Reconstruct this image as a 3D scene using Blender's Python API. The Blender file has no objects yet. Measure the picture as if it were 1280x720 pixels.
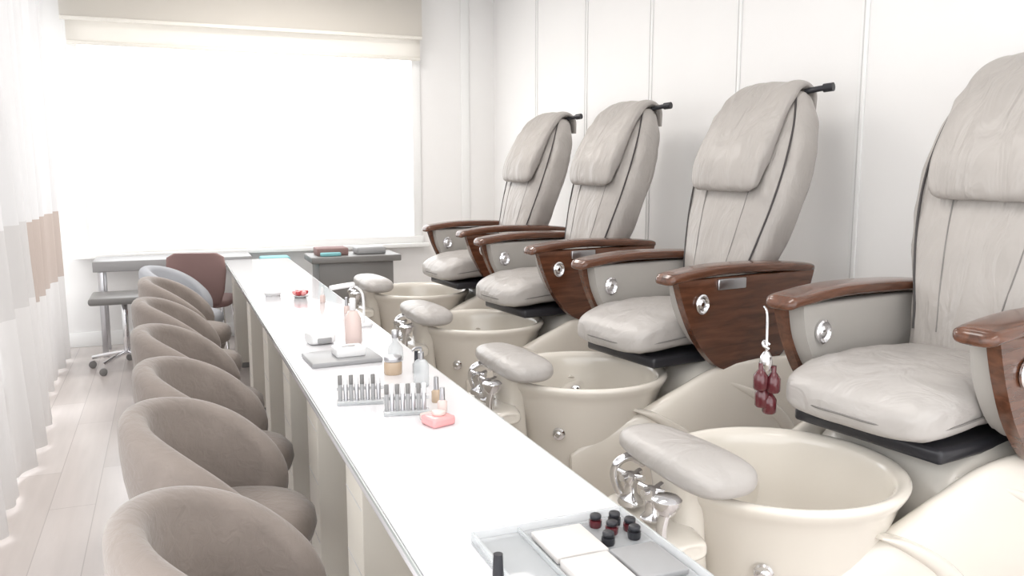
import bpy, bmesh, math, random
from mathutils import Vector, Matrix, noise
random.seed(7)
S = bpy.context.scene
H = 1.45

# ---------------------------------------------------------------- materials
def mat(name, col, rough=0.5, metal=0.0, var=0.0, vscale=5.0, vstretch=(1,1,1), bump=0.0, bscale=20.0,
        bstretch=(1,1,1), trans=0.0, coat=0.0, sheen=0.0, col2=None, distort=0.0, ior=1.45, alpha=1.0, bdist=0.03):
    m = bpy.data.materials.new(name); m.use_nodes = True
    nt = m.node_tree; b = nt.nodes['Principled BSDF']
    b.inputs['Base Color'].default_value = (*col, 1)
    b.inputs['Roughness'].default_value = rough
    b.inputs['Metallic'].default_value = metal
    b.inputs['Transmission Weight'].default_value = trans
    b.inputs['Coat Weight'].default_value = coat
    b.inputs['Coat Roughness'].default_value = 0.1
    b.inputs['Sheen Weight'].default_value = sheen
    b.inputs['IOR'].default_value = ior
    b.inputs['Alpha'].default_value = alpha
    tc = nt.nodes.new('ShaderNodeTexCoord')
    if var > 0 or col2:
        mp = nt.nodes.new('ShaderNodeMapping'); mp.inputs['Scale'].default_value = vstretch
        n = nt.nodes.new('ShaderNodeTexNoise'); n.inputs['Scale'].default_value = vscale
        n.inputs['Detail'].default_value = 5; n.inputs['Distortion'].default_value = distort
        r = nt.nodes.new('ShaderNodeValToRGB')
        c2 = col2 if col2 else tuple(max(0, c*(1-var)) for c in col)
        r.color_ramp.elements[0].position = 0.3; r.color_ramp.elements[0].color = (*c2, 1)
        r.color_ramp.elements[1].position = 0.7; r.color_ramp.elements[1].color = (*col, 1)
        nt.links.new(tc.outputs['Object'], mp.inputs['Vector']); nt.links.new(mp.outputs['Vector'], n.inputs['Vector'])
        nt.links.new(n.outputs['Fac'], r.inputs['Fac']); nt.links.new(r.outputs['Color'], b.inputs['Base Color'])
    if bump > 0:
        mp = nt.nodes.new('ShaderNodeMapping'); mp.inputs['Scale'].default_value = bstretch
        n = nt.nodes.new('ShaderNodeTexNoise'); n.inputs['Scale'].default_value = bscale
        n.inputs['Detail'].default_value = 3; n.inputs['Distortion'].default_value = 0.8
        bp = nt.nodes.new('ShaderNodeBump'); bp.inputs['Strength'].default_value = bump
        bp.inputs['Distance'].default_value = bdist
        nt.links.new(tc.outputs['Object'], mp.inputs['Vector']); nt.links.new(mp.outputs['Vector'], n.inputs['Vector'])
        nt.links.new(n.outputs['Fac'], bp.inputs['Height']); nt.links.new(bp.outputs['Normal'], b.inputs['Normal'])
    return m

M = {}
M['wall'] = mat('wall_paint', (0.86,0.85,0.84), 0.6, var=0.02, vscale=2)
M['trim'] = mat('trim_paint', (0.86,0.86,0.85), 0.4)
M['groove'] = mat('panel_joint', (0.60,0.59,0.58), 0.6)
M['ceiling'] = mat('ceiling_paint', (0.86,0.86,0.86), 0.8)
M['counter'] = mat('white_lacquer_top', (0.76,0.75,0.77), 0.13, var=0.02, vscale=3, coat=0.5)
M['cedge'] = mat('glass_edge', (0.50,0.53,0.52), 0.2)
M['cabinet'] = mat('cream_cabinet', (0.70,0.66,0.59), 0.45, var=0.05, vscale=2)
M['leather'] = mat('grey_leather', (0.435,0.405,0.38), 0.38, var=0.14, vscale=4, bump=0.55, bscale=6, bstretch=(1,2.2,0.7), bdist=0.04)
M['leather2'] = mat('grey_leather_smooth', (0.46,0.435,0.415), 0.34, var=0.08, vscale=6, bump=0.45, bscale=8)
M['vinyl_arm'] = mat('arm_vinyl', (0.41,0.39,0.365), 0.42, var=0.05, vscale=8)
M['piping'] = mat('dark_piping', (0.05,0.045,0.045), 0.5)
M['seam'] = mat('grey_seam', (0.20,0.19,0.18), 0.6)
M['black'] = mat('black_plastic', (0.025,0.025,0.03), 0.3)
M['wood'] = mat('walnut_wood', (0.15,0.060,0.032), 0.22, col2=(0.068,0.027,0.015), vscale=5, vstretch=(1,6,8), distort=0.8, coat=0.5)
M['fiber'] = mat('cream_gelcoat', (0.745,0.70,0.63), 0.18, var=0.03, vscale=2, coat=0.6)
M['fiber_d'] = mat('cream_gelcoat_shell', (0.68,0.645,0.59), 0.28, coat=0.3)
M['chrome'] = mat('chrome', (0.80,0.80,0.82), 0.1, metal=1.0)
M['silver'] = mat('brushed_silver', (0.55,0.55,0.57), 0.3, metal=1.0)
M['suede'] = mat('taupe_suede', (0.275,0.232,0.205), 0.8, var=0.22, vscale=5, bump=0.15, bscale=30, sheen=0.3, distort=0.5)
M['suede_b'] = mat('grey_suede', (0.42,0.43,0.46), 0.85, var=0.1)
M['glass'] = mat('clear_acrylic', (0.66,0.69,0.70), 0.06, alpha=0.45)
M['white'] = mat('white_plastic', (0.82,0.82,0.82), 0.35)
M['paper'] = mat('paper', (0.66,0.63,0.61), 0.8)
M['pink'] = mat('pink_gel', (0.85,0.38,0.38), 0.2, coat=0.5)
M['pinkl'] = mat('pale_pink', (0.74,0.60,0.56), 0.25)
M['red'] = mat('red_lacquer', (0.5,0.05,0.06), 0.25, coat=0.5)
M['darkred'] = mat('dark_red_lacquer', (0.10,0.016,0.022), 0.2, coat=0.6)
M['amber'] = mat('amber', (0.50,0.38,0.27), 0.25, coat=0.4)
M['slate'] = mat('slate_grey', (0.20,0.195,0.19), 0.35)  # also replaces black on far furniture, haze put into the colour
M['slate_l'] = mat('light_slate', (0.34,0.34,0.345), 0.35)
M['teal'] = mat('teal', (0.22,0.50,0.53), 0.5)
M['maroon'] = mat('brown_fabric', (0.24,0.15,0.14), 0.7)
M['blind'] = mat('blind_fabric', (0.80,0.77,0.71), 0.8, var=0.04, vscale=60)
M['asphalt'] = mat('pale_concrete', (0.8,0.8,0.8), 0.9, var=0.05)

def floor_mat():
    m = bpy.data.materials.new('pale_plank_floor'); m.use_nodes = True
    nt = m.node_tree; b = nt.nodes['Principled BSDF']; b.inputs['Roughness'].default_value = 0.22
    tc = nt.nodes.new('ShaderNodeTexCoord'); mp = nt.nodes.new('ShaderNodeMapping')
    mp.inputs['Rotation'].default_value = (0,0,math.pi/2)
    br = nt.nodes.new('ShaderNodeTexBrick'); br.inputs['Scale'].default_value = 1.0
    br.inputs['Brick Width'].default_value = 1.3; br.inputs['Row Height'].default_value = 0.18
    br.inputs['Mortar Size'].default_value = 0.002; br.offset = 0.37
    br.inputs['Color1'].default_value = (0.66,0.60,0.57,1); br.inputs['Color2'].default_value = (0.75,0.695,0.67,1)
    br.inputs['Mortar'].default_value = (0.56,0.51,0.49,1)
    n = nt.nodes.new('ShaderNodeTexNoise'); n.inputs['Scale'].default_value = 3
    mp2 = nt.nodes.new('ShaderNodeMapping'); mp2.inputs['Scale'].default_value = (8,0.8,1)
    mx = nt.nodes.new('ShaderNodeMixRGB'); mx.blend_type='MULTIPLY'; mx.inputs['Fac'].default_value = 0.15
    L = nt.links.new
    L(tc.outputs['Object'], mp.inputs['Vector']); L(mp.outputs['Vector'], br.inputs['Vector'])
    L(tc.outputs['Object'], mp2.inputs['Vector']); L(mp2.outputs['Vector'], n.inputs['Vector'])
    L(br.outputs['Color'], mx.inputs['Color1']); L(n.outputs['Fac'], mx.inputs['Color2'])
    L(mx.outputs['Color'], b.inputs['Base Color'])
    return m
M['floor'] = floor_mat()

def curtain_mat(name, band, top=(0.74,0.73,0.73), bot=(0.74,0.72,0.71), z0=0.64, z1=1.12, tr_=0.15, tl=0.25):
    m = bpy.data.materials.new(name); m.use_nodes = True
    nt = m.node_tree; nt.nodes.clear(); L = nt.links.new
    out = nt.nodes.new('ShaderNodeOutputMaterial')
    tc = nt.nodes.new('ShaderNodeTexCoord'); sp = nt.nodes.new('ShaderNodeSeparateXYZ')
    r = nt.nodes.new('ShaderNodeValToRGB'); r.color_ramp.interpolation = 'CONSTANT'
    e = r.color_ramp.elements
    e[0].position = 0; e[0].color = (*bot,1)
    e[1].position = z0/3; e[1].color = (*band,1)
    x = e.new(z1/3); x.color = (*top,1)
    dv = nt.nodes.new('ShaderNodeMath'); dv.operation = 'DIVIDE'; dv.inputs[1].default_value = 3.0
    L(tc.outputs['Object'], sp.inputs[0]); L(sp.outputs['Z'], dv.inputs[0]); L(dv.outputs[0], r.inputs['Fac'])
    d = nt.nodes.new('ShaderNodeBsdfDiffuse'); t = nt.nodes.new('ShaderNodeBsdfTranslucent'); tr = nt.nodes.new('ShaderNodeBsdfTransparent')
    L(r.outputs['Color'], d.inputs['Color']); L(r.outputs['Color'], t.inputs['Color'])
    m1 = nt.nodes.new('ShaderNodeMixShader'); m1.inputs[0].default_value = tl
    L(d.outputs[0], m1.inputs[1]); L(t.outputs[0], m1.inputs[2])
    m2 = nt.nodes.new('ShaderNodeMixShader'); m2.inputs[0].default_value = tr_
    L(m1.outputs[0], m2.inputs[1]); L(tr.outputs[0], m2.inputs[2]); L(m2.outputs[0], out.inputs['Surface'])
    return m
M['curtain'] = curtain_mat('sheer_curtain_banded', (0.47,0.40,0.36), (0.66,0.65,0.65), (0.66,0.64,0.63))
M['curtain2'] = curtain_mat('sheer_curtain_near', (0.57,0.55,0.54), (0.66,0.65,0.65), (0.66,0.64,0.63), z0=0.75, z1=1.15)
M['blindsheer'] = curtain_mat('blind_sheer_fabric', (0.80,0.775,0.735), (0.80,0.775,0.735), (0.80,0.775,0.735), tr_=0.05, tl=0.5)

# ---------------------------------------------------------------- geometry helpers
def finish(bm, name, m, smooth=True, ang=40):
    bmesh.ops.recalc_face_normals(bm, faces=bm.faces[:])
    for f in bm.faces: f.smooth = smooth
    for e in bm.edges:
        if len(e.link_faces) == 2 and e.calc_face_angle(0) > math.radians(ang): e.smooth = False
    me = bpy.data.meshes.new(name); bm.to_mesh(me); bm.free()
    me.materials.append(M[m] if isinstance(m, str) else m)
    ob = bpy.data.objects.new(name, me); S.collection.objects.link(ob)
    return ob

def cr(keys, m):
    out = []; n = len(keys)
    for i in range(n-1):
        p0 = keys[max(i-1,0)]; p1 = keys[i]; p2 = keys[i+1]; p3 = keys[min(i+2,n-1)]
        for j in range(m):
            t = j/m
            out.append(tuple(0.5*((2*b)+(-a+c)*t+(2*a-5*b+4*c-d)*t*t+(-a+3*b-3*c+d)*t**3) for a,b,c,d in zip(p0,p1,p2,p3)))
    out.append(tuple(keys[-1])); return out

def spow(v, p): return math.copysign(abs(v)**p, v)

def loft(name, secs, m, n=36, ang=60):
    bm = bmesh.new(); rings = []
    for c, A, B, a, b, e in secs:
        ring = []
        for i in range(n):
            t = 2*math.pi*i/n
            ring.append(bm.verts.new(Vector(c) + Vector(A)*a*spow(math.cos(t),2/e) + Vector(B)*b*spow(math.sin(t),2/e)))
        rings.append(ring)
    for r1, r2 in zip(rings, rings[1:]):
        for i in range(n):
            bm.faces.new((r1[i], r1[(i+1)%n], r2[(i+1)%n], r2[i]))
    for r, s in ((rings[0], secs[0]), (rings[-1], secs[-1])):
        cv = bm.verts.new(Vector(s[0]))
        for i in range(n): bm.faces.new((r[i], r[(i+1)%n], cv))
    return finish(bm, name, m, ang=ang)

X_, Y_, Z_ = Vector((1,0,0)), Vector((0,1,0)), Vector((0,0,1))
def loftX(name, keys, m, e=3, sub=5, n=36, cy=0):
    return loft(name, [((k[0],k[1]+cy,k[2]),Y_,Z_,max(k[3],.001),max(k[4],.001),e) for k in cr(keys, sub)], m, n)
def loftY(name, keys, m, e=3, sub=5, n=36):
    return loft(name, [((k[1],k[0],k[2]),X_,Z_,max(k[3],.001),max(k[4],.001),e) for k in cr(keys, sub)], m, n)
def loftZ(name, keys, m, e=3, sub=5, n=36):
    return loft(name, [((k[1],k[2],k[0]),X_,Y_,max(k[3],.001),max(k[4],.001),e) for k in cr(keys, sub)], m, n)

def wrinkle(ob, amp, f=(9,9,9), seed=0.0):
    me = ob.data
    nr = [v.normal.copy() for v in me.vertices]
    for v, n in zip(me.vertices, nr):
        p = Vector((v.co.x*f[0]+seed, v.co.y*f[1]+seed*2, v.co.z*f[2]))
        q = p + Vector((noise.noise(p*0.7), noise.noise(p*0.7+Vector((5,5,5))), noise.noise(p*0.7+Vector((9,2,7)))))*0.9
        r = 1-abs(noise.noise(q))*2.4
        v.co += n*amp*(r-0.5)
    return ob

def rbox(name, lo, hi, m, bev=0.005, seg=2, rotz=0):
    bm = bmesh.new(); bmesh.ops.create_cube(bm, size=1)
    c = [(a+b)/2 for a,b in zip(lo,hi)]; s = [abs(b-a) for a,b in zip(lo,hi)]
    for v in bm.verts: v.co = Vector((v.co.x*s[0], v.co.y*s[1], v.co.z*s[2]))
    if bev > 0: bmesh.ops.bevel(bm, geom=bm.edges[:], offset=min(bev, min(s)*0.45), segments=seg, affect='EDGES', profile=0.5)
    R = Matrix.Rotation(rotz, 4, 'Z')
    for v in bm.verts: v.co = R @ v.co + Vector(c)
    return finish(bm, name, m, ang=50)

def prism(name, pts, y0, y1, m, bev=0.006):
    bm = bmesh.new()
    a = [bm.verts.new((x,y0,z)) for x,z in pts]; b = [bm.verts.new((x,y1,z)) for x,z in pts]
    fa = bm.faces.new(a); fb = bm.faces.new(b[::-1]); n = len(pts)
    for i in range(n): bm.faces.new((a[i], a[(i+1)%n], b[(i+1)%n], b[i]))
    ed = list(set(fa.edges[:] + fb.edges[:]))
    if bev: bmesh.ops.bevel(bm, geom=ed, offset=bev, segments=2, affect='EDGES', profile=0.5)
    return finish(bm, name, m, ang=45)

def lathe(name, prof, m, c=(0,0,0), n=48, sx=1, sy=1, axis='Z', ang=50):
    bm = bmesh.new(); rings = []
    for r, z in prof:
        if r < 1e-5:
            rings.append([bm.verts.new((0,0,z))])
        else:
            rings.append([bm.verts.new((r*sx*math.cos(2*math.pi*i/n), r*sy*math.sin(2*math.pi*i/n), z)) for i in range(n)])
    for r1, r2 in zip(rings, rings[1:]):
        for i in range(n):
            j = (i+1)%n
            if len(r1)==1 and len(r2)==1: continue
            if len(r1)==1: bm.faces.new((r1[0], r2[j], r2[i]))
            elif len(r2)==1: bm.faces.new((r1[i], r1[j], r2[0]))
            else: bm.faces.new((r1[i], r1[j], r2[j], r2[i]))
    R = Matrix.Identity(3)
    if axis == 'Y': R = Matrix.Rotation(math.pi/2, 3, 'X')
    if axis == 'X': R = Matrix.Rotation(math.pi/2, 3, 'Y')
    for v in bm.verts: v.co = R @ v.co + Vector(c)
    return finish(bm, name, m, ang=ang)

def tube(name, pts, r, m, sub=6, n=10):
    P = [Vector(p) for p in (cr(pts, sub) if sub > 1 else pts)]
    secs = []; up = None
    for i, p in enumerate(P):
        t = (P[min(i+1,len(P)-1)] - P[max(i-1,0)]).normalized()
        if up is None:
            up = t.cross(Z_) if abs(t.z) < 0.9 else t.cross(X_)
        up = (up - t*up.dot(t)).normalized(); B = t.cross(up)
        secs.append((p, up, B, r, r, 2))
    return loft(name, secs, m, n)

def cyl(r, h, b=0.002):
    return [(0,0),(r-b,0),(r,b),(r,h-b),(r-b,h),(0,h)]

def join(obs, name):
    bm = bmesh.new(); mats = []; me = bpy.data.meshes.new(name)
    for o in obs:
        off = len(bm.faces); bm.from_mesh(o.data); bm.faces.ensure_lookup_table()
        mm = o.data.materials[0]
        if mm not in mats: mats.append(mm)
        k = mats.index(mm)
        for f in bm.faces[off:]: f.material_index = k
    bm.to_mesh(me); bm.free()
    for mm in mats: me.materials.append(mm)
    ob = bpy.data.objects.new(name, me); S.collection.objects.link(ob)
    for o in obs: bpy.data.objects.remove(o)
    return ob

def group(name, parts, locs, local=None):
    res = []
    base = [(p.name.split('.')[0], p.data) for p in parts]
    for k, (loc, rz, sc) in enumerate(locs):
        e = bpy.data.objects.new(name, None); S.collection.objects.link(e); e.empty_display_size = 0.1
        if k == 0: obs = parts
        else:
            obs = []
            for nm, me in base:
                o = bpy.data.objects.new(nm, me); S.collection.objects.link(o); obs.append(o)
        for i, o in enumerate(obs):
            o.parent = e
            if local:
                t = local(k, i)
                if t: o.location = t[0]; o.rotation_euler = (0,0,t[1]); o.scale = (1,t[2],1)
        e.location = loc; e.rotation_euler = (0,0,rz); e.scale = (sc,sc,sc)
        res.append(e)
    return res

# ---------------------------------------------------------------- room
XL, XR, YB, YF, ZC = -0.98, 2.88, 7.5, -2.0, 3.0
rbox('floor', (XL-0.1, YF, -0.08), (XR+0.1, YB+0.1, 0), 'floor', 0)
rbox('ceiling', (XL-0.1, YF, ZC), (XR+0.1, YB+0.1, ZC+0.1), 'ceiling', 0)
rbox('wall_right', (XR, YF, 0), (XR+0.1, YB+0.1, ZC), 'wall', 0)
WX0, WX1, WZ0, WZ1 = -0.62, 2.11, 0.79, 2.86
join([rbox('a', (XL-0.1,YB,0),(XR,YB+0.1,WZ0),'wall',0), rbox('b',(XL-0.1,YB,WZ1),(XR,YB+0.1,ZC),'wall',0),
      rbox('c',(XL-0.1,YB,WZ0),(WX0,YB+0.1,WZ1),'wall',0), rbox('d',(WX1,YB,WZ0),(XR,YB+0.1,WZ1),'wall',0)], 'wall_back')
obs = [rbox('a',(XL-0.1,YF,0),(XL,YB,0.12),'wall',0), rbox('b',(XL-0.1,YF,2.75),(XL,YB,ZC),'wall',0)]
for y in (-2.0, 0.3, 2.6, 4.9, 7.35): obs.append(rbox('c',(XL-0.1,y,0.12),(XL,y+0.15,2.75),'wall',0))
join(obs, 'wall_left')
obs = [rbox('a',(WX0-0.06,YB-0.03,WZ0-0.04),(WX1+0.06,YB+0.06,WZ0+0.03),'trim',0.006),
       rbox('b',(WX0-0.05,YB-0.02,WZ0),(WX0+0.03,YB+0.06,WZ1+0.04),'trim',0.006),
       rbox('c',(WX1-0.03,YB-0.02,WZ0),(WX1+0.05,YB+0.06,WZ1+0.04),'trim',0.006),
       rbox('d',(WX0-0.05,YB-0.02,WZ1-0.03),(WX1+0.05,YB+0.06,WZ1+0.05),'trim',0.006)]
join(obs, 'window_1')
join([rbox('a',(WX0-0.1,YB-0.10,WZ0-0.07),(WX1+0.1,YB-0.03,WZ0-0.035),'trim',0.005)], 'trim_sill')
k = 1
for i in range(8):
    y = 1.022*XR + (i-1)*0.31*XR
    if y < YB-0.1:
        rbox('trim_%d'%k, (XR-0.010, y-0.020, 0.12), (XR, y+0.020, ZC), 'trim', 0.002)
        rbox('trim_joint_%d'%k, (XR-0.0125, y-0.003, 0.12), (XR-0.010, y+0.003, ZC), 'groove', 0); k += 1
rbox('baseboard_right', (XR-0.015, YF, 0), (XR, YB, 0.12), 'trim', 0.004)
rbox('baseboard_back', (XL, YB-0.015, 0), (XR-0.015, YB, 0.12), 'trim', 0.004)
rbox('trim_casing', (2.55, YB-0.012, 0.12), (2.63, YB, ZC), 'trim', 0.004)

p = [rbox('blind_fabric', (WX0-0.03, YB-0.10, 2.40), (WX1+0.03, YB-0.096, 2.95), 'blindsheer', 0),
     rbox('hem_bar', (WX0-0.03, YB-0.11, 2.375), (WX1+0.03, YB-0.086, 2.405), 'blind', 0.006),
     rbox('valance', (WX0-0.06, YB-0.17, 2.57), (WX1+0.03, YB-0.166, 2.98), 'blindsheer', 0),
     rbox('valance_bar', (WX0-0.06, YB-0.18, 2.545), (WX1+0.03, YB-0.155, 2.575), 'blind', 0.006),
     rbox('roller', (WX0-0.03, YB-0.145, 2.9), (WX1+0.03, YB-0.06, 2.985), 'trim', 0.03)]
group('roller_blind', p, [((0,0,0),0,1)])

def curtain(name, y0, y1, x, amp, wl, ph=0, m='curtain', flare=0.0):
    bm = bmesh.new(); ny = int((y1-y0)*70); nz = 24; g = []
    for j in range(nz+1):
        z = 0.02 + (2.93-0.02)*j/nz; row = []
        for i in range(ny+1):
            y = y0 + (y1-y0)*i/ny
            a = amp*(0.55+0.45*(1-j/nz))
            xx = x + a*math.sin(2*math.pi*y/wl+ph+0.4*math.sin(z*1.3)) + 0.35*a*math.sin(2*math.pi*y/(wl*0.43)+1.7*ph+z*0.6) + flare*(1-j/nz)**2
            yy = y + 0.02*math.sin(z*2+y*9)
            row.append(bm.verts.new((xx,yy,z)))
        g.append(row)
    for j in range(nz):
        for i in range(ny): bm.faces.new((g[j][i],g[j][i+1],g[j+1][i+1],g[j+1][i]))
    return finish(bm, name, m, ang=180)
group('curtain', [curtain('sheer_panel', 5.6, 7.2, -0.79, 0.04, 0.33, 0.3)], [((0,0,0),0,1)])
group('curtain', [curtain('sheer_panel', 2.2, 5.4, -0.77, 0.05, 0.40, 1.1, 'curtain2', 0.06)], [((0,0,0),0,1)])
rail = tube('curtain_rail', [(-0.80,1.2,2.95),(-0.80,4,2.95),(-0.80,7.3,2.95)], 0.012, 'chrome', 2)

# ---------------------------------------------------------------- counter
CX0, CX1, CZ = 0.385, 0.862, 0.73
p = [rbox('table_top', (CX0, 0.45, CZ-0.035), (CX1, 6.84, CZ-0.006), 'counter', 0.003),
     rbox('glass_overlay', (CX0+0.002, 0.452, CZ-0.006), (CX1-0.002, 6.838, CZ), 'counter', 0.002),
     rbox('edge_strip_a', (CX0-0.003, 0.45, CZ-0.012), (CX0, 6.84, CZ-0.003), 'cedge', 0),
     rbox('edge_strip_b', (CX1, 0.45, CZ-0.012), (CX1+0.003, 6.84, CZ-0.003), 'cedge', 0),
     rbox('modesty_panel', (CX1-0.07, 0.5, 0.0), (CX1-0.045, 6.8, CZ-0.035), 'cabinet', 0.002)]
for i, y in enumerate((1.25, 2.08, 2.76, 3.42, 4.2, 5.1, 6.35)):
    p.append(rbox('pedestal_%d'%(i+1), (CX0+0.02, y-0.10, 0.04), (CX1-0.07, y+0.10, CZ-0.035), 'cabinet', 0.004))
    p.append(rbox('pedestal_plinth_%d'%(i+1), (CX0+0.05, y-0.09, 0.0), (CX1-0.08, y+0.09, 0.04), 'slate', 0.002))
    for dz in (0.22, 0.42, 0.6):
        p.append(rbox('drawer_gap', (CX0+0.0185, y-0.095, dz), (CX0+0.0205, y+0.095, dz+0.003), 'groove', 0))
group('manicure_table', p, [((0,0,0),0,1)])

# ---------------------------------------------------------------- tub chairs (face +X)
def tub_chair(m):
    parts = []
    R = 0.213; bm = bmesh.new(); rings = []; N = 64; span = math.radians(128); seam = []
    for i in range(N+1):
        a = -span + 2*span*i/N
        u = abs(a)/span
        top = 0.785 - 0.10*u**1.6 - 0.155*(u**3.2)
        th = 0.037
        if u > 0.9:
            q = (u-0.9)/0.1; th = 0.037*math.sqrt(max(0.02,1-q*q)); top -= 0.035*q*q
        d = Vector((-math.cos(a), math.sin(a), 0))
        ring = []; zb = 0.34; sec = []
        for k in range(7):
            f = k/6; z = zb + (top-th-zb)*f
            r = R + th*0.6 - 0.06*(1-f)**1.6 + 0.012*math.sin(f*math.pi)
            sec.append((r + 0.02*f, z))
        ro = sec[-1][0]
        for k in range(1,8):
            ph = math.pi*k/8
            sec.append((ro - th + th*math.cos(ph), top-th + th*math.sin(ph)))
        for k in range(6):
            f = 1-k/5; z = zb+0.04 + (top-th-zb-0.04)*f
            sec.append((ro-2*th - 0.035*(1-f), z))
        for r, z in sec: ring.append(bm.verts.new((d.x*r*1.04, d.y*r*1.08, z)))
        if 2 < i < N-2:
            r, z = sec[6]; seam.append((d.x*(r+0.001)*1.04, d.y*(r+0.001)*1.08, z-0.004))
        rings.append(ring)
    n = len(rings[0])
    for r1, r2 in zip(rings, rings[1:]):
        for k in range(n): bm.faces.new((r1[k], r1[(k+1)%n], r2[(k+1)%n], r2[k]))
    bm.faces.new(rings[0]); bm.faces.new(rings[-1][::-1])
    parts.append(finish(bm, 'back_shell', m, ang=70))
    parts.append(lathe('seat_cushion', [(0,0.36),(0.165,0.36),(0.188,0.375),(0.198,0.41),(0.194,0.445),(0.175,0.468),(0.14,0.479),(0.08,0.485),(0,0.486)], m, c=(0.038,0,0), sx=1.12))
    parts.append(lathe('seat_base', [(0,0.27),(0.13,0.27),(0.175,0.30),(0.195,0.36),(0,0.37)], m, c=(0.02,0,0), sx=1.05))
    parts.append(lathe('pedestal_column', cyl(0.028,0.26), 'chrome', c=(0.01,0,0.02)))
    parts.append(lathe('pedestal_foot', [(0,0),(0.2,0),(0.205,0.006),(0.18,0.014),(0.05,0.028),(0,0.03)], 'chrome', c=(0.01,0,0)))
    return parts
ty = [1.70, 2.46, 3.06, 3.78, 4.62, 5.5]
group('tub_chair', tub_chair('suede'), [((x, y, 0), math.radians(a), 1.0) for x, y, a in zip((0.115,0.105,0.120,0.09,0.065,0.07), ty, (-10,-16,-12,-8,-4,-6))])

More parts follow.
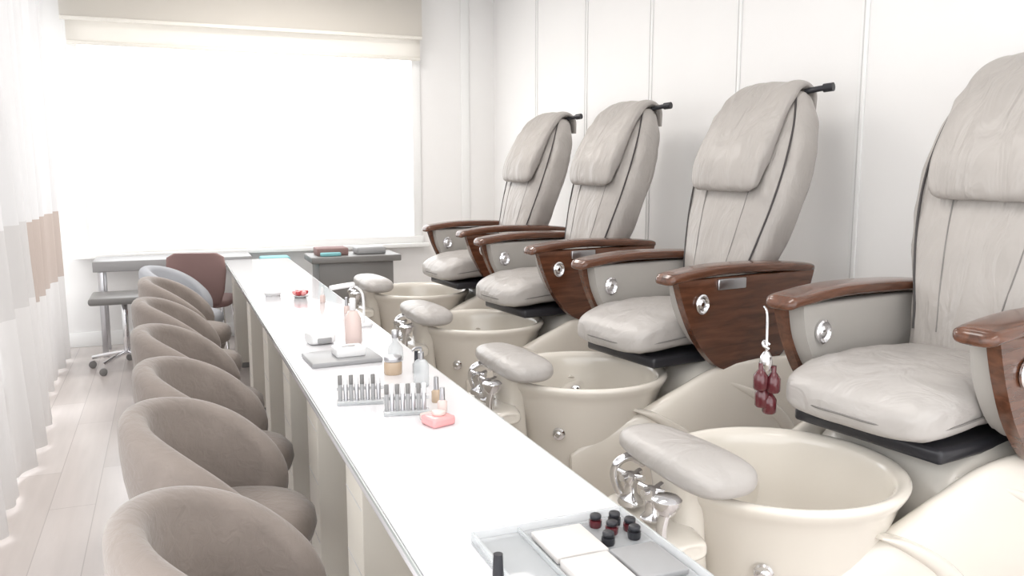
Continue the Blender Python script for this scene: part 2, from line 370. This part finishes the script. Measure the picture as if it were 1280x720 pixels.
# ---------------------------------------------------------------- pedicure chairs (face -X)
def pedi_base():
    P = []
    tub = cr([(0.235,0.0),(0.25,0.06),(0.262,0.22),(0.288,0.42),(0.318,0.54),(0.342,0.585),(0.347,0.603),(0.337,0.614),(0.318,0.608),(0.303,0.585),(0.288,0.5),(0.25,0.36),(0.17,0.285),(0.0,0.27)], 4)
    tub = [(max(r,0),z) for r,z in tub]; tub[-1] = (0,tub[-1][1])
    P.append(lathe('foot_basin', tub, 'fiber', c=(-0.03,0,0), n=64, ang=80))
    P.append(lathe('basin_drain', [(0,0),(0.03,0),(0.03,0.006),(0,0.01)], 'chrome', c=(-0.03,0,0.272)))
    jet = [(0,0),(0.022,0),(0.026,0.004),(0.022,0.012),(0.012,0.014),(0.008,0.02),(0,0.02)]
    for a, r, z, sg in ((225,0.292,0.42,1),(262,0.268,0.30,1),(70,0.262,0.45,-1),(110,0.262,0.45,-1)):
        rr = math.radians(a); c = Vector((-0.03+r*math.cos(rr), r*math.sin(rr), z))
        o = lathe('water_jet', jet, 'chrome', n=20)
        nrm = Vector((math.cos(rr), math.sin(rr), -0.1))*sg; q = nrm.to_track_quat('Z','Y').to_matrix()
        for v in o.data.vertices: v.co = q @ v.co + c + nrm*0.002
        P.append(o)
    P.append(loftX('base_body', [(0.30,0,0.27,0.22,0.24),(0.34,0,0.30,0.27,0.29),(0.42,0,0.325,0.285,0.325),(0.60,0,0.34,0.28,0.34),(0.85,0,0.335,0.265,0.335),(1.02,0,0.33,0.25,0.33),(1.04,0,0.33,0.22,0.31)], 'fiber_d', e=6))
    for s in (-1,1):
        P.append(loftX('side_sweep', [(-0.20,s*0.235,0.20,0.015,0.14),(-0.05,s*0.262,0.23,0.04,0.21),(0.10,s*0.282,0.26,0.052,0.245),(0.26,s*0.292,0.295,0.052,0.285),(0.45,s*0.295,0.325,0.042,0.325),(0.8,s*0.275,0.33,0.03,0.33),(1.0,s*0.26,0.33,0.02,0.31)], 'fiber', e=2.6))
        P.append(loft('rib_front', [(Vector(c),Y_,Vector((0.75,0,0.66)),0.028,w,2.4) for *c,w in cr([(0.04,s*0.292,0.51,0.006),(0.12,s*0.312,0.48,0.018),(0.24,s*0.328,0.40,0.028),(0.34,s*0.330,0.29,0.034),(0.42,s*0.328,0.15,0.034),(0.46,s*0.325,0.02,0.034)],6)], 'fiber', 20))
        P.append(loft('rib_rear', [(Vector(c),Y_,Vector((0.75,0,0.66)),0.024,w,2.4) for *c,w in cr([(0.36,s*0.280,0.605,0.006),(0.48,s*0.302,0.575,0.016),(0.66,s*0.306,0.48,0.026),(0.80,s*0.298,0.34,0.032),(0.88,s*0.290,0.16,0.032),(0.91,s*0.286,0.02,0.032)],6)], 'fiber', 20))
    P.append(loftZ('footrest_post', [(0.0,-0.34,0,0.07,0.12),(0.15,-0.345,0,0.065,0.11),(0.4,-0.36,0,0.055,0.09),(0.56,-0.362,0,0.05,0.085),(0.63,-0.358,0,0.06,0.10)], 'fiber', e=3))
    P.append(loftY('footrest_pad', [(-0.225,-0.345,0.663,0.03,0.012),(-0.215,-0.345,0.666,0.065,0.028),(-0.18,-0.345,0.670,0.093,0.042),(-0.1,-0.35,0.674,0.102,0.047),(0.05,-0.36,0.678,0.096,0.045),(0.17,-0.365,0.677,0.080,0.040),(0.215,-0.367,0.675,0.055,0.028),(0.228,-0.367,0.672,0.02,0.01)], 'leather2', e=2.6))
    fx = -0.47
    f = [lathe('a', [(0,0),(0.033,0),(0.036,0.006),(0.03,0.02),(0.018,0.03),(0.016,0.06),(0.026,0.07),(0.026,0.085),(0,0.09)], 'chrome', c=(fx,0.07,0.535), n=24),
         lathe('b', [(0,0),(0.028,0),(0.03,0.006),(0.018,0.02),(0.018,0.05),(0.028,0.06),(0.022,0.085),(0,0.09)], 'chrome', c=(fx,-0.04,0.535), n=24),
         tube('c', [(fx+0.02,0.15,0.52),(fx,0.16,0.58),(fx+0.01,0.16,0.62),(fx+0.05,0.155,0.635),(fx+0.09,0.15,0.61)], 0.013, 'chrome'),
         tube('d', [(fx-0.02,-0.13,0.46),(fx-0.03,-0.135,0.55),(fx-0.02,-0.14,0.60)], 0.015, 'chrome'),
         lathe('e', [(0,0),(0.018,0),(0.036,0.025),(0.038,0.04),(0.03,0.047),(0,0.048)], 'chrome', c=(fx-0.02,-0.14,0.59), n=24),
         tube('f', [(fx-0.02,-0.13,0.47),(fx-0.05,-0.13,0.34),(fx-0.03,-0.06,0.24),(fx-0.01,0.03,0.30),(fx,0.05,0.5)], 0.008, 'silver', n=8),
         tube('f2', [(fx+0.01,-0.16,0.50),(fx+0.0,-0.22,0.42),(fx+0.03,-0.24,0.30),(fx+0.10,-0.20,0.22)], 0.010, 'silver', n=8),
         lathe('h', [(0,0),(0.03,0),(0.032,0.005),(0.032,0.03),(0.02,0.035),(0,0.035)], 'chrome', c=(fx,-0.04,0.47), n=24),
         lathe('h2', [(0,0),(0.03,0),(0.032,0.005),(0.032,0.03),(0.02,0.035),(0,0.035)], 'chrome', c=(fx,0.07,0.47), n=24)]
    for yy in (0.07,-0.04):
        for a in range(4):
            th = a*math.pi/2+0.4
            f.append(tube('g', [(fx,yy,0.612),(fx+0.042*math.cos(th),yy+0.042*math.sin(th),0.618)], 0.009, 'chrome', 1, 8))
    P.append(join(f, 'faucet_and_sprayer'))
    P.append(loftY('faucet_deck', [(-0.17,-0.43,0.49,0.02,0.01),(-0.16,-0.43,0.49,0.05,0.026),(-0.05,-0.43,0.49,0.07,0.032),(0.12,-0.43,0.49,0.07,0.032),(0.19,-0.43,0.49,0.05,0.026),(0.2,-0.43,0.49,0.02,0.01)], 'fiber', e=3))
    return P

def pedi_top():
    P = []
    P.append(rbox('seat_shadow_slab', (0.06,-0.225,0.645),(0.74,0.225,0.69), 'black', 0.012))  # black slab put in as the dark shadow under the seat
    P.append(wrinkle(loftX('seat_cushion', [(-0.03,0,0.745,0.10,0.02),(-0.015,0,0.75,0.19,0.045),(0.03,0,0.762,0.228,0.064),(0.12,0,0.778,0.238,0.080),(0.3,0,0.79,0.236,0.082),(0.5,0,0.785,0.232,0.08),(0.74,0,0.78,0.2,0.07)], 'leather2', e=3.8, n=72, sub=8), 0.003, (9,7,5), 2.0))
    P.append(tube('seat_piping', [(0.7,-0.236,0.765),(0.3,-0.24,0.768),(0.10,-0.238,0.756),(0.02,-0.21,0.745),(-0.027,-0.10,0.74),(-0.03,0,0.74),(-0.027,0.10,0.74),(0.02,0.21,0.745),(0.10,0.238,0.756),(0.3,0.24,0.768)], 0.003, 'seam', n=6))
    bk = [(0.74,0.61,0.16,0.05),(0.78,0.62,0.20,0.085),(0.95,0.65,0.215,0.105),(1.08,0.69,0.25,0.115),(1.25,0.745,0.288,0.12),(1.42,0.80,0.302,0.118),(1.58,0.855,0.283,0.108),(1.69,0.89,0.245,0.09),(1.755,0.912,0.20,0.065),(1.78,0.922,0.13,0.04),(1.785,0.924,0.05,0.015)]
    bs = cr(bk, 8)
    BB = Vector((1,0,-0.27)).normalized()
    P.append(wrinkle(loft('backrest', [((x,0,z), Y_, BB, a, b, 2.7) for z,x,a,b in bs], 'leather', 96), 0.005, (6,11,5), 1.3))
    def bpt(k, frac, off=0.004):
        z,x,a,b = k
        s_ = (1-abs(frac)**2.7)**(1/2.7)
        return Vector((x,0,z)) + Y_*a*frac - BB*(b*s_+off)
    for s in (-1,1):
        P.append(tube('back_piping', [tuple(bpt(k, s*0.84)) for k in bs if 0.86 < k[0] < 1.778][::3], 0.0042, 'piping', 3, 8))
        P.append(tube('back_seam', [tuple(bpt(k, s*0.42, 0.001)) for k in bs if 0.86 < k[0] < 1.5][::3], 0.0025, 'seam', 3, 6))
    path = cr([(0.632,1.345,0.150,0.008),(0.630,1.37,0.185,0.034),(0.655,1.45,0.200,0.050),(0.71,1.56,0.206,0.048),(0.765,1.66,0.204,0.040),(0.82,1.74,0.196,0.032),(0.885,1.795,0.185,0.026),(0.955,1.803,0.17,0.020),(1.005,1.76,0.16,0.018),(1.015,1.68,0.15,0.012)], 8)
    secs = []
    for i, k in enumerate(path):
        a = path[max(0,i-1)]; b = path[min(len(path)-1,i+1)]
        T = Vector((b[0]-a[0],0,b[1]-a[1])).normalized(); N = T.cross(Y_)
        secs.append(((k[0],0,k[1]), Y_, N, k[2], k[3], 3.2))
    P.append(wrinkle(loft('head_pillow', secs, 'leather', 96), 0.007, (6,10,4), 4.1))
    P.append(tube('remote_handle', [(0.945,-0.15,1.775),(0.97,-0.2,1.785),(0.985,-0.26,1.79)], 0.013, 'black'))
    P.append(tube('remote_handle_tip', [(0.975,-0.225,1.787),(0.987,-0.265,1.79)], 0.019, 'black', 2, 12))
    out = cr([(0.075,1.015),(0.088,0.975),(0.115,0.90),(0.17,0.79),(0.24,0.70),(0.31,0.645),(0.40,0.625),(0.58,0.625),(0.70,0.69),(0.78,0.84),(0.83,0.98),(0.84,1.015)], 3)
    inn = cr([(0.11,1.01),(0.115,0.965),(0.135,0.89),(0.185,0.80),(0.25,0.73),(0.33,0.70),(0.60,0.70),(0.72,0.80),(0.80,0.98),(0.81,1.01)], 3)
    for s in (-1,1):
        y0,y1 = sorted((s*0.300, s*0.335)); P.append(prism('arm_wood_side', out, y0, y1, 'wood', 0.009))
        y0,y1 = sorted((s*0.245, s*0.300)); P.append(prism('arm_upholstery', inn, y0, y1, 'vinyl_arm', 0.012))
        P.append(loftX('arm_cap', [(0.040,s*0.287,1.008,0.03,0.008),(0.050,s*0.287,1.012,0.050,0.018),(0.09,s*0.287,1.022,0.058,0.022),(0.3,s*0.289,1.042,0.058,0.022),(0.6,s*0.289,1.038,0.056,0.022),(0.82,s*0.287,1.022,0.048,0.02),(0.86,s*0.287,1.018,0.03,0.01)], 'wood', e=3.2))
        med = [(0,0),(0.034,0),(0.040,0.004),(0.040,0.010),(0.034,0.014),(0.030,0.008),(0.024,0.006),(0.020,0.012),(0.008,0.016),(0,0.016)]
        for side, yb in ((s, s*0.335), (-s, s*0.245)):
            o = lathe('arm_medallion', med, 'chrome', n=32)
            for v in o.data.vertices:
                v.co = Vector((v.co.x*0.85, v.co.z*side, v.co.y)) + Vector((0.20, yb, 0.915))
            P.append(o)
    P.append(rbox('arm_control_panel', (0.28,-0.346,0.965),(0.43,-0.333,1.008), 'silver', 0.004))
    return P
cy = [1.84, 3.06, 4.30, 5.55]
pb = pedi_base(); pt = pedi_top(); nb = len(pb)
tops = [((0.20,-0.02,0),8,1.12), ((0.07,-0.02,0),8,1.02), ((0.04,-0.02,0),7,1.02), ((0.05,-0.13,0),6,1.0)]
def loc_top(k, i):
    if i < nb: return None
    l, a, sy = tops[k]
    return (l, math.radians(a), sy)
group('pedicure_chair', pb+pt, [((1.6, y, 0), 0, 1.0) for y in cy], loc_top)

# ---------------------------------------------------------------- counter items
def polish(h=0.07, r=0.013, body='pinkl', cap='black'):
    return [lathe('bottle', [(0,0),(r,0),(r*1.05,0.003),(r*1.05,h*0.42),(r*0.6,h*0.5),(0,h*0.5)], body, n=16),
            lathe('cap', [(0,h*0.48),(r*0.62,h*0.48),(r*0.5,h),(0,h)], cap, n=16)]
def place(name, parts, loc, rz=0, sc=1): return group(name, parts, [(loc, rz, sc)])[0]

def rack(n, dx):
    P = [rbox('rack_base', (-0.01,-0.02,0),(n*dx,0.02,0.012),'glass',0.003), rbox('rack_rail', (-0.01,0.012,0.04),(n*dx,0.018,0.05),'glass',0.002)]
    for i in range(n):
        P.append(lathe('bottle_%d'%i, [(0,0),(0.0065,0),(0.0065,0.05),(0.004,0.055),(0,0.055)], 'silver' if i%2 else 'slate_l', c=(i*dx,0,0.012), n=14))
        P.append(lathe('cap_%d'%i, cyl(0.0066,0.030,0.001), 'slate' if i%2==0 else 'white', c=(i*dx,0,0.062), n=14))
    return P
place('nail_polish_rack', rack(8,0.0165), (0.455,2.50,CZ), math.radians(-12))
place('nail_polish_rack', rack(8,0.0155), (0.560,2.34,CZ), math.radians(-12))
p = [rbox('tray_base', (0,0,0),(0.33,0.33,0.008),'glass',0.002), rbox('rim_a',(0,0,0.008),(0.33,0.006,0.025),'glass',0.001),
     rbox('rim_b',(0,0.324,0.008),(0.33,0.33,0.025),'glass',0.001), rbox('rim_c',(0,0.006,0.008),(0.006,0.324,0.025),'glass',0.001),
     rbox('rim_d',(0.324,0.006,0.008),(0.33,0.324,0.025),'glass',0.001),
     rbox('divider',(0.095,0.006,0.008),(0.099,0.324,0.02),'glass',0.001),
     rbox('card_stack',(0.11,0.17,0.009),(0.215,0.29,0.022),'paper',0.002), rbox('card_stack_b',(0.105,0.04,0.009),(0.20,0.15,0.03),'paper',0.002),
     rbox('mirror_case',(0.215,0.05,0.009),(0.31,0.17,0.021),'slate_l',0.003)]
for i,(x,y) in enumerate(((0.235,0.21),(0.265,0.25),(0.295,0.215),(0.25,0.29),(0.29,0.285),(0.305,0.25))):
    p.append(lathe('jar_%d'%i, [(0,0),(0.012,0),(0.013,0.003),(0.013,0.014),(0,0.016)], 'darkred' if i%2 else 'black', c=(x,y,0.009), n=20))
    p.append(lathe('jar_lid_%d'%i, cyl(0.0115,0.010), 'black', c=(x,y,0.025), n=20))
place('acrylic_tray', p, (0.505,1.12,CZ), 0)
place('nail_polish_bottle', polish(0.085,0.016,'darkred','black'), (0.475,1.225,CZ))
place('pink_glass_pot', [rbox('pot',(-0.04,-0.035,0),(0.035,0.035,0.028),'pink',0.008), lathe('pot_lid',cyl(0.02,0.012),'pinkl',c=(0,0,0.028),n=24),
                         rbox('tag',(-0.02,0.035,0),(0.03,0.07,0.02),'pinkl',0.004)], (0.675,2.20,CZ), 0.3)
place('cream_pump_bottle', [lathe('bottle',[(0,0),(0.024,0),(0.026,0.004),(0.026,0.07),(0.02,0.085),(0.009,0.092),(0,0.092)],'glass',n=24),
                      lathe('pump',[(0,0.09),(0.010,0.09),(0.010,0.115),(0.004,0.117),(0.004,0.13),(0,0.13)],'silver',n=16), tube('spout',[(0,0,0.13),(-0.02,-0.01,0.132),(-0.035,-0.02,0.126)],0.004,'silver')], (0.745,2.62,CZ))
place('amber_jar', [lathe('jar',[(0,0),(0.03,0),(0.032,0.004),(0.032,0.04),(0.028,0.045),(0,0.045)],'amber',n=28), lathe('lid',cyl(0.031,0.018),'silver',c=(0,0,0.045),n=28)], (0.70,2.82,CZ))
place('scent_diffuser', [lathe('flask',[(0,0),(0.028,0),(0.03,0.01),(0.028,0.05),(0.011,0.07),(0.011,0.085),(0,0.085)],'glass',n=28), lathe('stopper',cyl(0.013,0.03),'silver',c=(0,0,0.085),n=16)], (0.76,3.02,CZ))
place('nail_polish_bottle', polish(0.08,0.014,'amber','silver'), (0.735,2.42,CZ))
place('nail_polish_bottle', polish(0.08,0.014,'slate_l','black'), (0.78,2.80,CZ))
place('nail_polish_bottle', polish(0.075,0.014,'pinkl','silver'), (0.72,2.31,CZ))
place('tray_with_box', [rbox('tray',(-0.13,-0.10,0),(0.13,0.11,0.018),'slate_l',0.004), rbox('tissue_box',(-0.03,-0.05,0.018),(0.08,0.05,0.05),'white',0.006),
                        rbox('box_slot',(0.0,-0.006,0.05),(0.05,0.006,0.052),'slate_l',0.001)], (0.575,3.10,CZ), 0.05)
place('lotion_bottle', [lathe('bottle',[(0,0),(0.032,0),(0.035,0.006),(0.034,0.10),(0.02,0.13),(0.011,0.135),(0,0.135)],'pinkl',n=28), lathe('cap',cyl(0.013,0.05),'white',c=(0,0,0.135),n=18)], (0.68,3.40,CZ))
place('nail_lamp', [loftX('lamp_shell',[(-0.05,0,0.022,0.03,0.015),(-0.045,0,0.024,0.05,0.022),(0,0,0.026,0.055,0.025),(0.045,0,0.024,0.05,0.022),(0.05,0,0.022,0.03,0.015)],'white',e=4), rbox('lamp_mouth',(-0.03,-0.058,0.008),(0.03,-0.048,0.03),'slate_l',0.004)], (0.55,3.44,CZ),0.2)
p = [lathe('dish',[(0,0),(0.03,0),(0.05,0.012),(0.052,0.014),(0.03,0.006),(0,0.006)],'white',n=28)]
for i in range(7):
    a = i*2*math.pi/6; r = 0.0 if i==6 else 0.02
    p.append(loftZ('petal_%d'%i,[(0.008,r*math.cos(a),r*math.sin(a),0.004,0.004),(0.02,r*math.cos(a)*1.3,r*math.sin(a)*1.3,0.015,0.015),(0.034,r*math.cos(a)*1.6,r*math.sin(a)*1.6,0.012,0.012),(0.038,r*math.cos(a)*1.6,r*math.sin(a)*1.6,0.004,0.004)],'pink' if i%2 else 'red',e=2,n=12))
place('red_flower', p, (0.655,4.72,CZ))
place('white_dish', [lathe('dish',[(0,0),(0.04,0),(0.055,0.02),(0.05,0.02),(0.038,0.006),(0,0.006)],'white',n=28)], (0.52,4.85,CZ))
place('nail_polish_bottle', polish(0.08,0.014,'pinkl','white'), (0.74,4.5,CZ))
place('nail_polish_bottle', polish(0.08,0.014,'pinkl','silver'), (0.79,4.1,CZ))
place('desk_lamp', [lathe('foot',cyl(0.04,0.012),'white',n=28), tube('stem',[(0,0,0.01),(0,0,0.11),(-0.01,0,0.16),(-0.05,0,0.19)],0.006,'white'), loftX('head',[(-0.15,0,0.18,0.012,0.006),(-0.14,0,0.182,0.020,0.010),(-0.05,0,0.192,0.020,0.010),(-0.04,0,0.192,0.01,0.006)],'white')], (0.80,3.75,CZ))
p = [tube('hanger_wire',[(0.050,0.08,0.305),(0.03,0.04,0.29),(0.0,0.0,0.22),(0,0,0.15)],0.004,'chrome'), 
     lathe('clip',[(0,0.12),(0.014,0.12),(0.02,0.14),(0.018,0.165),(0.008,0.18),(0,0.18)],'chrome',n=20),
     tube('ring_link',[(0.012,0,0.20),(0.0,0.012,0.21),(-0.012,0,0.20),(0,-0.012,0.19)],0.005,'chrome')]
for i,(x,y,z) in enumerate(((-0.018,0.0,0.06),(0.022,-0.012,0.05),(0.0,0.012,0.0),(0.02,0.0,-0.02))):
    o = lathe('red_bottle_%d'%i,[(0,0),(0.018,0),(0.022,0.006),(0.022,0.045),(0.012,0.06),(0.008,0.065),(0.008,0.085),(0,0.085)],'darkred',n=24)
    for v in o.data.vertices: v.co += Vector((x,y,z))
    p.append(o)
place('hanging_polish_bottles', p, (1.70,2.07,0.70))

# ---------------------------------------------------------------- far end furniture (dark pieces coloured lighter to imitate window haze)
p = [rbox('seat',(-0.22,-0.2,0.49),(0.22,0.2,0.54),'slate',0.02,3), lathe('column',cyl(0.022,0.40),'chrome',c=(0,0,0.1),n=20)]
for i in range(5):
    a = i*2*math.pi/5+0.3; c,s = math.cos(a), math.sin(a)
    p.append(tube('leg_%d'%i,[(0,0,0.12),(0.13*c,0.13*s,0.10),(0.25*c,0.25*s,0.075)],0.014,'chrome'))
    p.append(lathe('caster_%d'%i,cyl(0.026,0.03),'slate',c=(0.25*c,0.25*s-0.0,0.026),n=18,axis='Y'))
place('rolling_stool', p, (-0.33,6.60,0))
p = [rbox('top',(-0.55,-0.19,0.66),(0.60,0.19,0.74),'slate_l',0.005)]
for x in (-0.5,0.55):
    for y in (-0.15,0.15): p.append(rbox('leg',(x-0.02,y-0.02,0),(x+0.02,y+0.02,0.66),'silver',0.003))
place('side_table', p, (0.0,7.17,0))
def simple_chair(m):
    return [loftX('seat',[(-0.2,0,0.45,0.1,0.01),(-0.18,0,0.45,0.2,0.03),(0,0,0.455,0.22,0.035),(0.18,0,0.45,0.2,0.03),(0.2,0,0.45,0.1,0.01)],m,e=4),
            loft('back',[((-0.2-0.06*(z-0.45),0,z),Y_,X_,w,0.025,4) for z,w in ((0.46,0.16),(0.55,0.19),(0.7,0.21),(0.80,0.2),(0.83,0.15))],m)]+\
           [tube('leg_%d'%i,[(x*0.8,y*0.8,0.43),(x,y,0.0)],0.012,'chrome',1) for i,(x,y) in enumerate(((-0.2,-0.2),(-0.2,0.2),(0.2,-0.2),(0.2,0.2)))]
place('waiting_chair', simple_chair('maroon'), (0.22,6.66,0), math.radians(75))
place('barrel_chair', tub_chair('suede_b'), (0.06,6.09,0), math.radians(-15))
p = [rbox('top',(-0.36,-0.2,0.69),(0.36,0.2,0.74),'slate',0.006), rbox('cabinet',(-0.30,-0.17,0.03),(0.30,0.17,0.69),'slate',0.006),
     rbox('box_on_top',(-0.30,-0.1,0.74),(-0.05,0.1,0.80),'maroon',0.008), rbox('machine',(0.02,-0.1,0.74),(0.26,0.1,0.80),'slate_l',0.015),
     rbox('towel_stack',(-0.28,-0.16,0.742),(-0.12,-0.105,0.77),'teal',0.008)]
place('manicure_desk', p, (1.38,6.85,0))
p = [rbox('body',(-0.16,-0.1,0.0),(0.16,0.1,0.62),'white',0.008), rbox('towels',(-0.12,-0.08,0.62),(0.12,0.08,0.71),'teal',0.02,3)]
place('towel_cart', p, (0.80,7.2,0))

# ---------------------------------------------------------------- exterior
rbox('ground_exterior', (-60,YB+0.15,-0.3),(60,90,-0.12),'asphalt',0)
rbox('ground_exterior_side', (-60,-20,-0.3),(XL-0.15,YB+0.15,-0.12),'asphalt',0)

# ---------------------------------------------------------------- lights
w = bpy.data.worlds.new('World'); S.world = w; w.use_nodes = True
bg = w.node_tree.nodes['Background']; bg.inputs[0].default_value = (0.98,0.99,1.0,1); bg.inputs[1].default_value = 2.95
def area(name, loc, size, sy, power, rot=(0,0,0), col=(1,0.96,0.91)):
    l = bpy.data.lights.new(name,'AREA'); l.shape='RECTANGLE'; l.size=size; l.size_y=sy; l.energy=power; l.color=col
    o = bpy.data.objects.new(name,l); S.collection.objects.link(o); o.location=loc; o.rotation_euler=rot; return o
for i,(y,e) in enumerate(((0.6,14), (2.6,15), (4.6,20), (6.3,30))):
    area('overhead_fill_%d'%(i+1), (0.9,y,ZC-0.02), 1.2, 0.5, e)  # unseen fill lamps added overhead, stronger toward the back wall

# ---------------------------------------------------------------- camera
cam = bpy.data.cameras.new('cam'); co = bpy.data.objects.new('camera', cam); S.collection.objects.link(co)
cam.sensor_width = 36; cam.lens = 36*1050/1280; cam.clip_start = 0.05; cam.clip_end = 300
a, tl = math.radians(22.2), math.radians(8.24)
F = Vector((math.sin(a)*math.cos(tl), math.cos(a)*math.cos(tl), -math.sin(tl)))
co.location = (0,0,H); co.rotation_euler = F.to_track_quat('-Z','Y').to_euler()
S.camera = co
S.view_settings.view_transform = 'Standard'
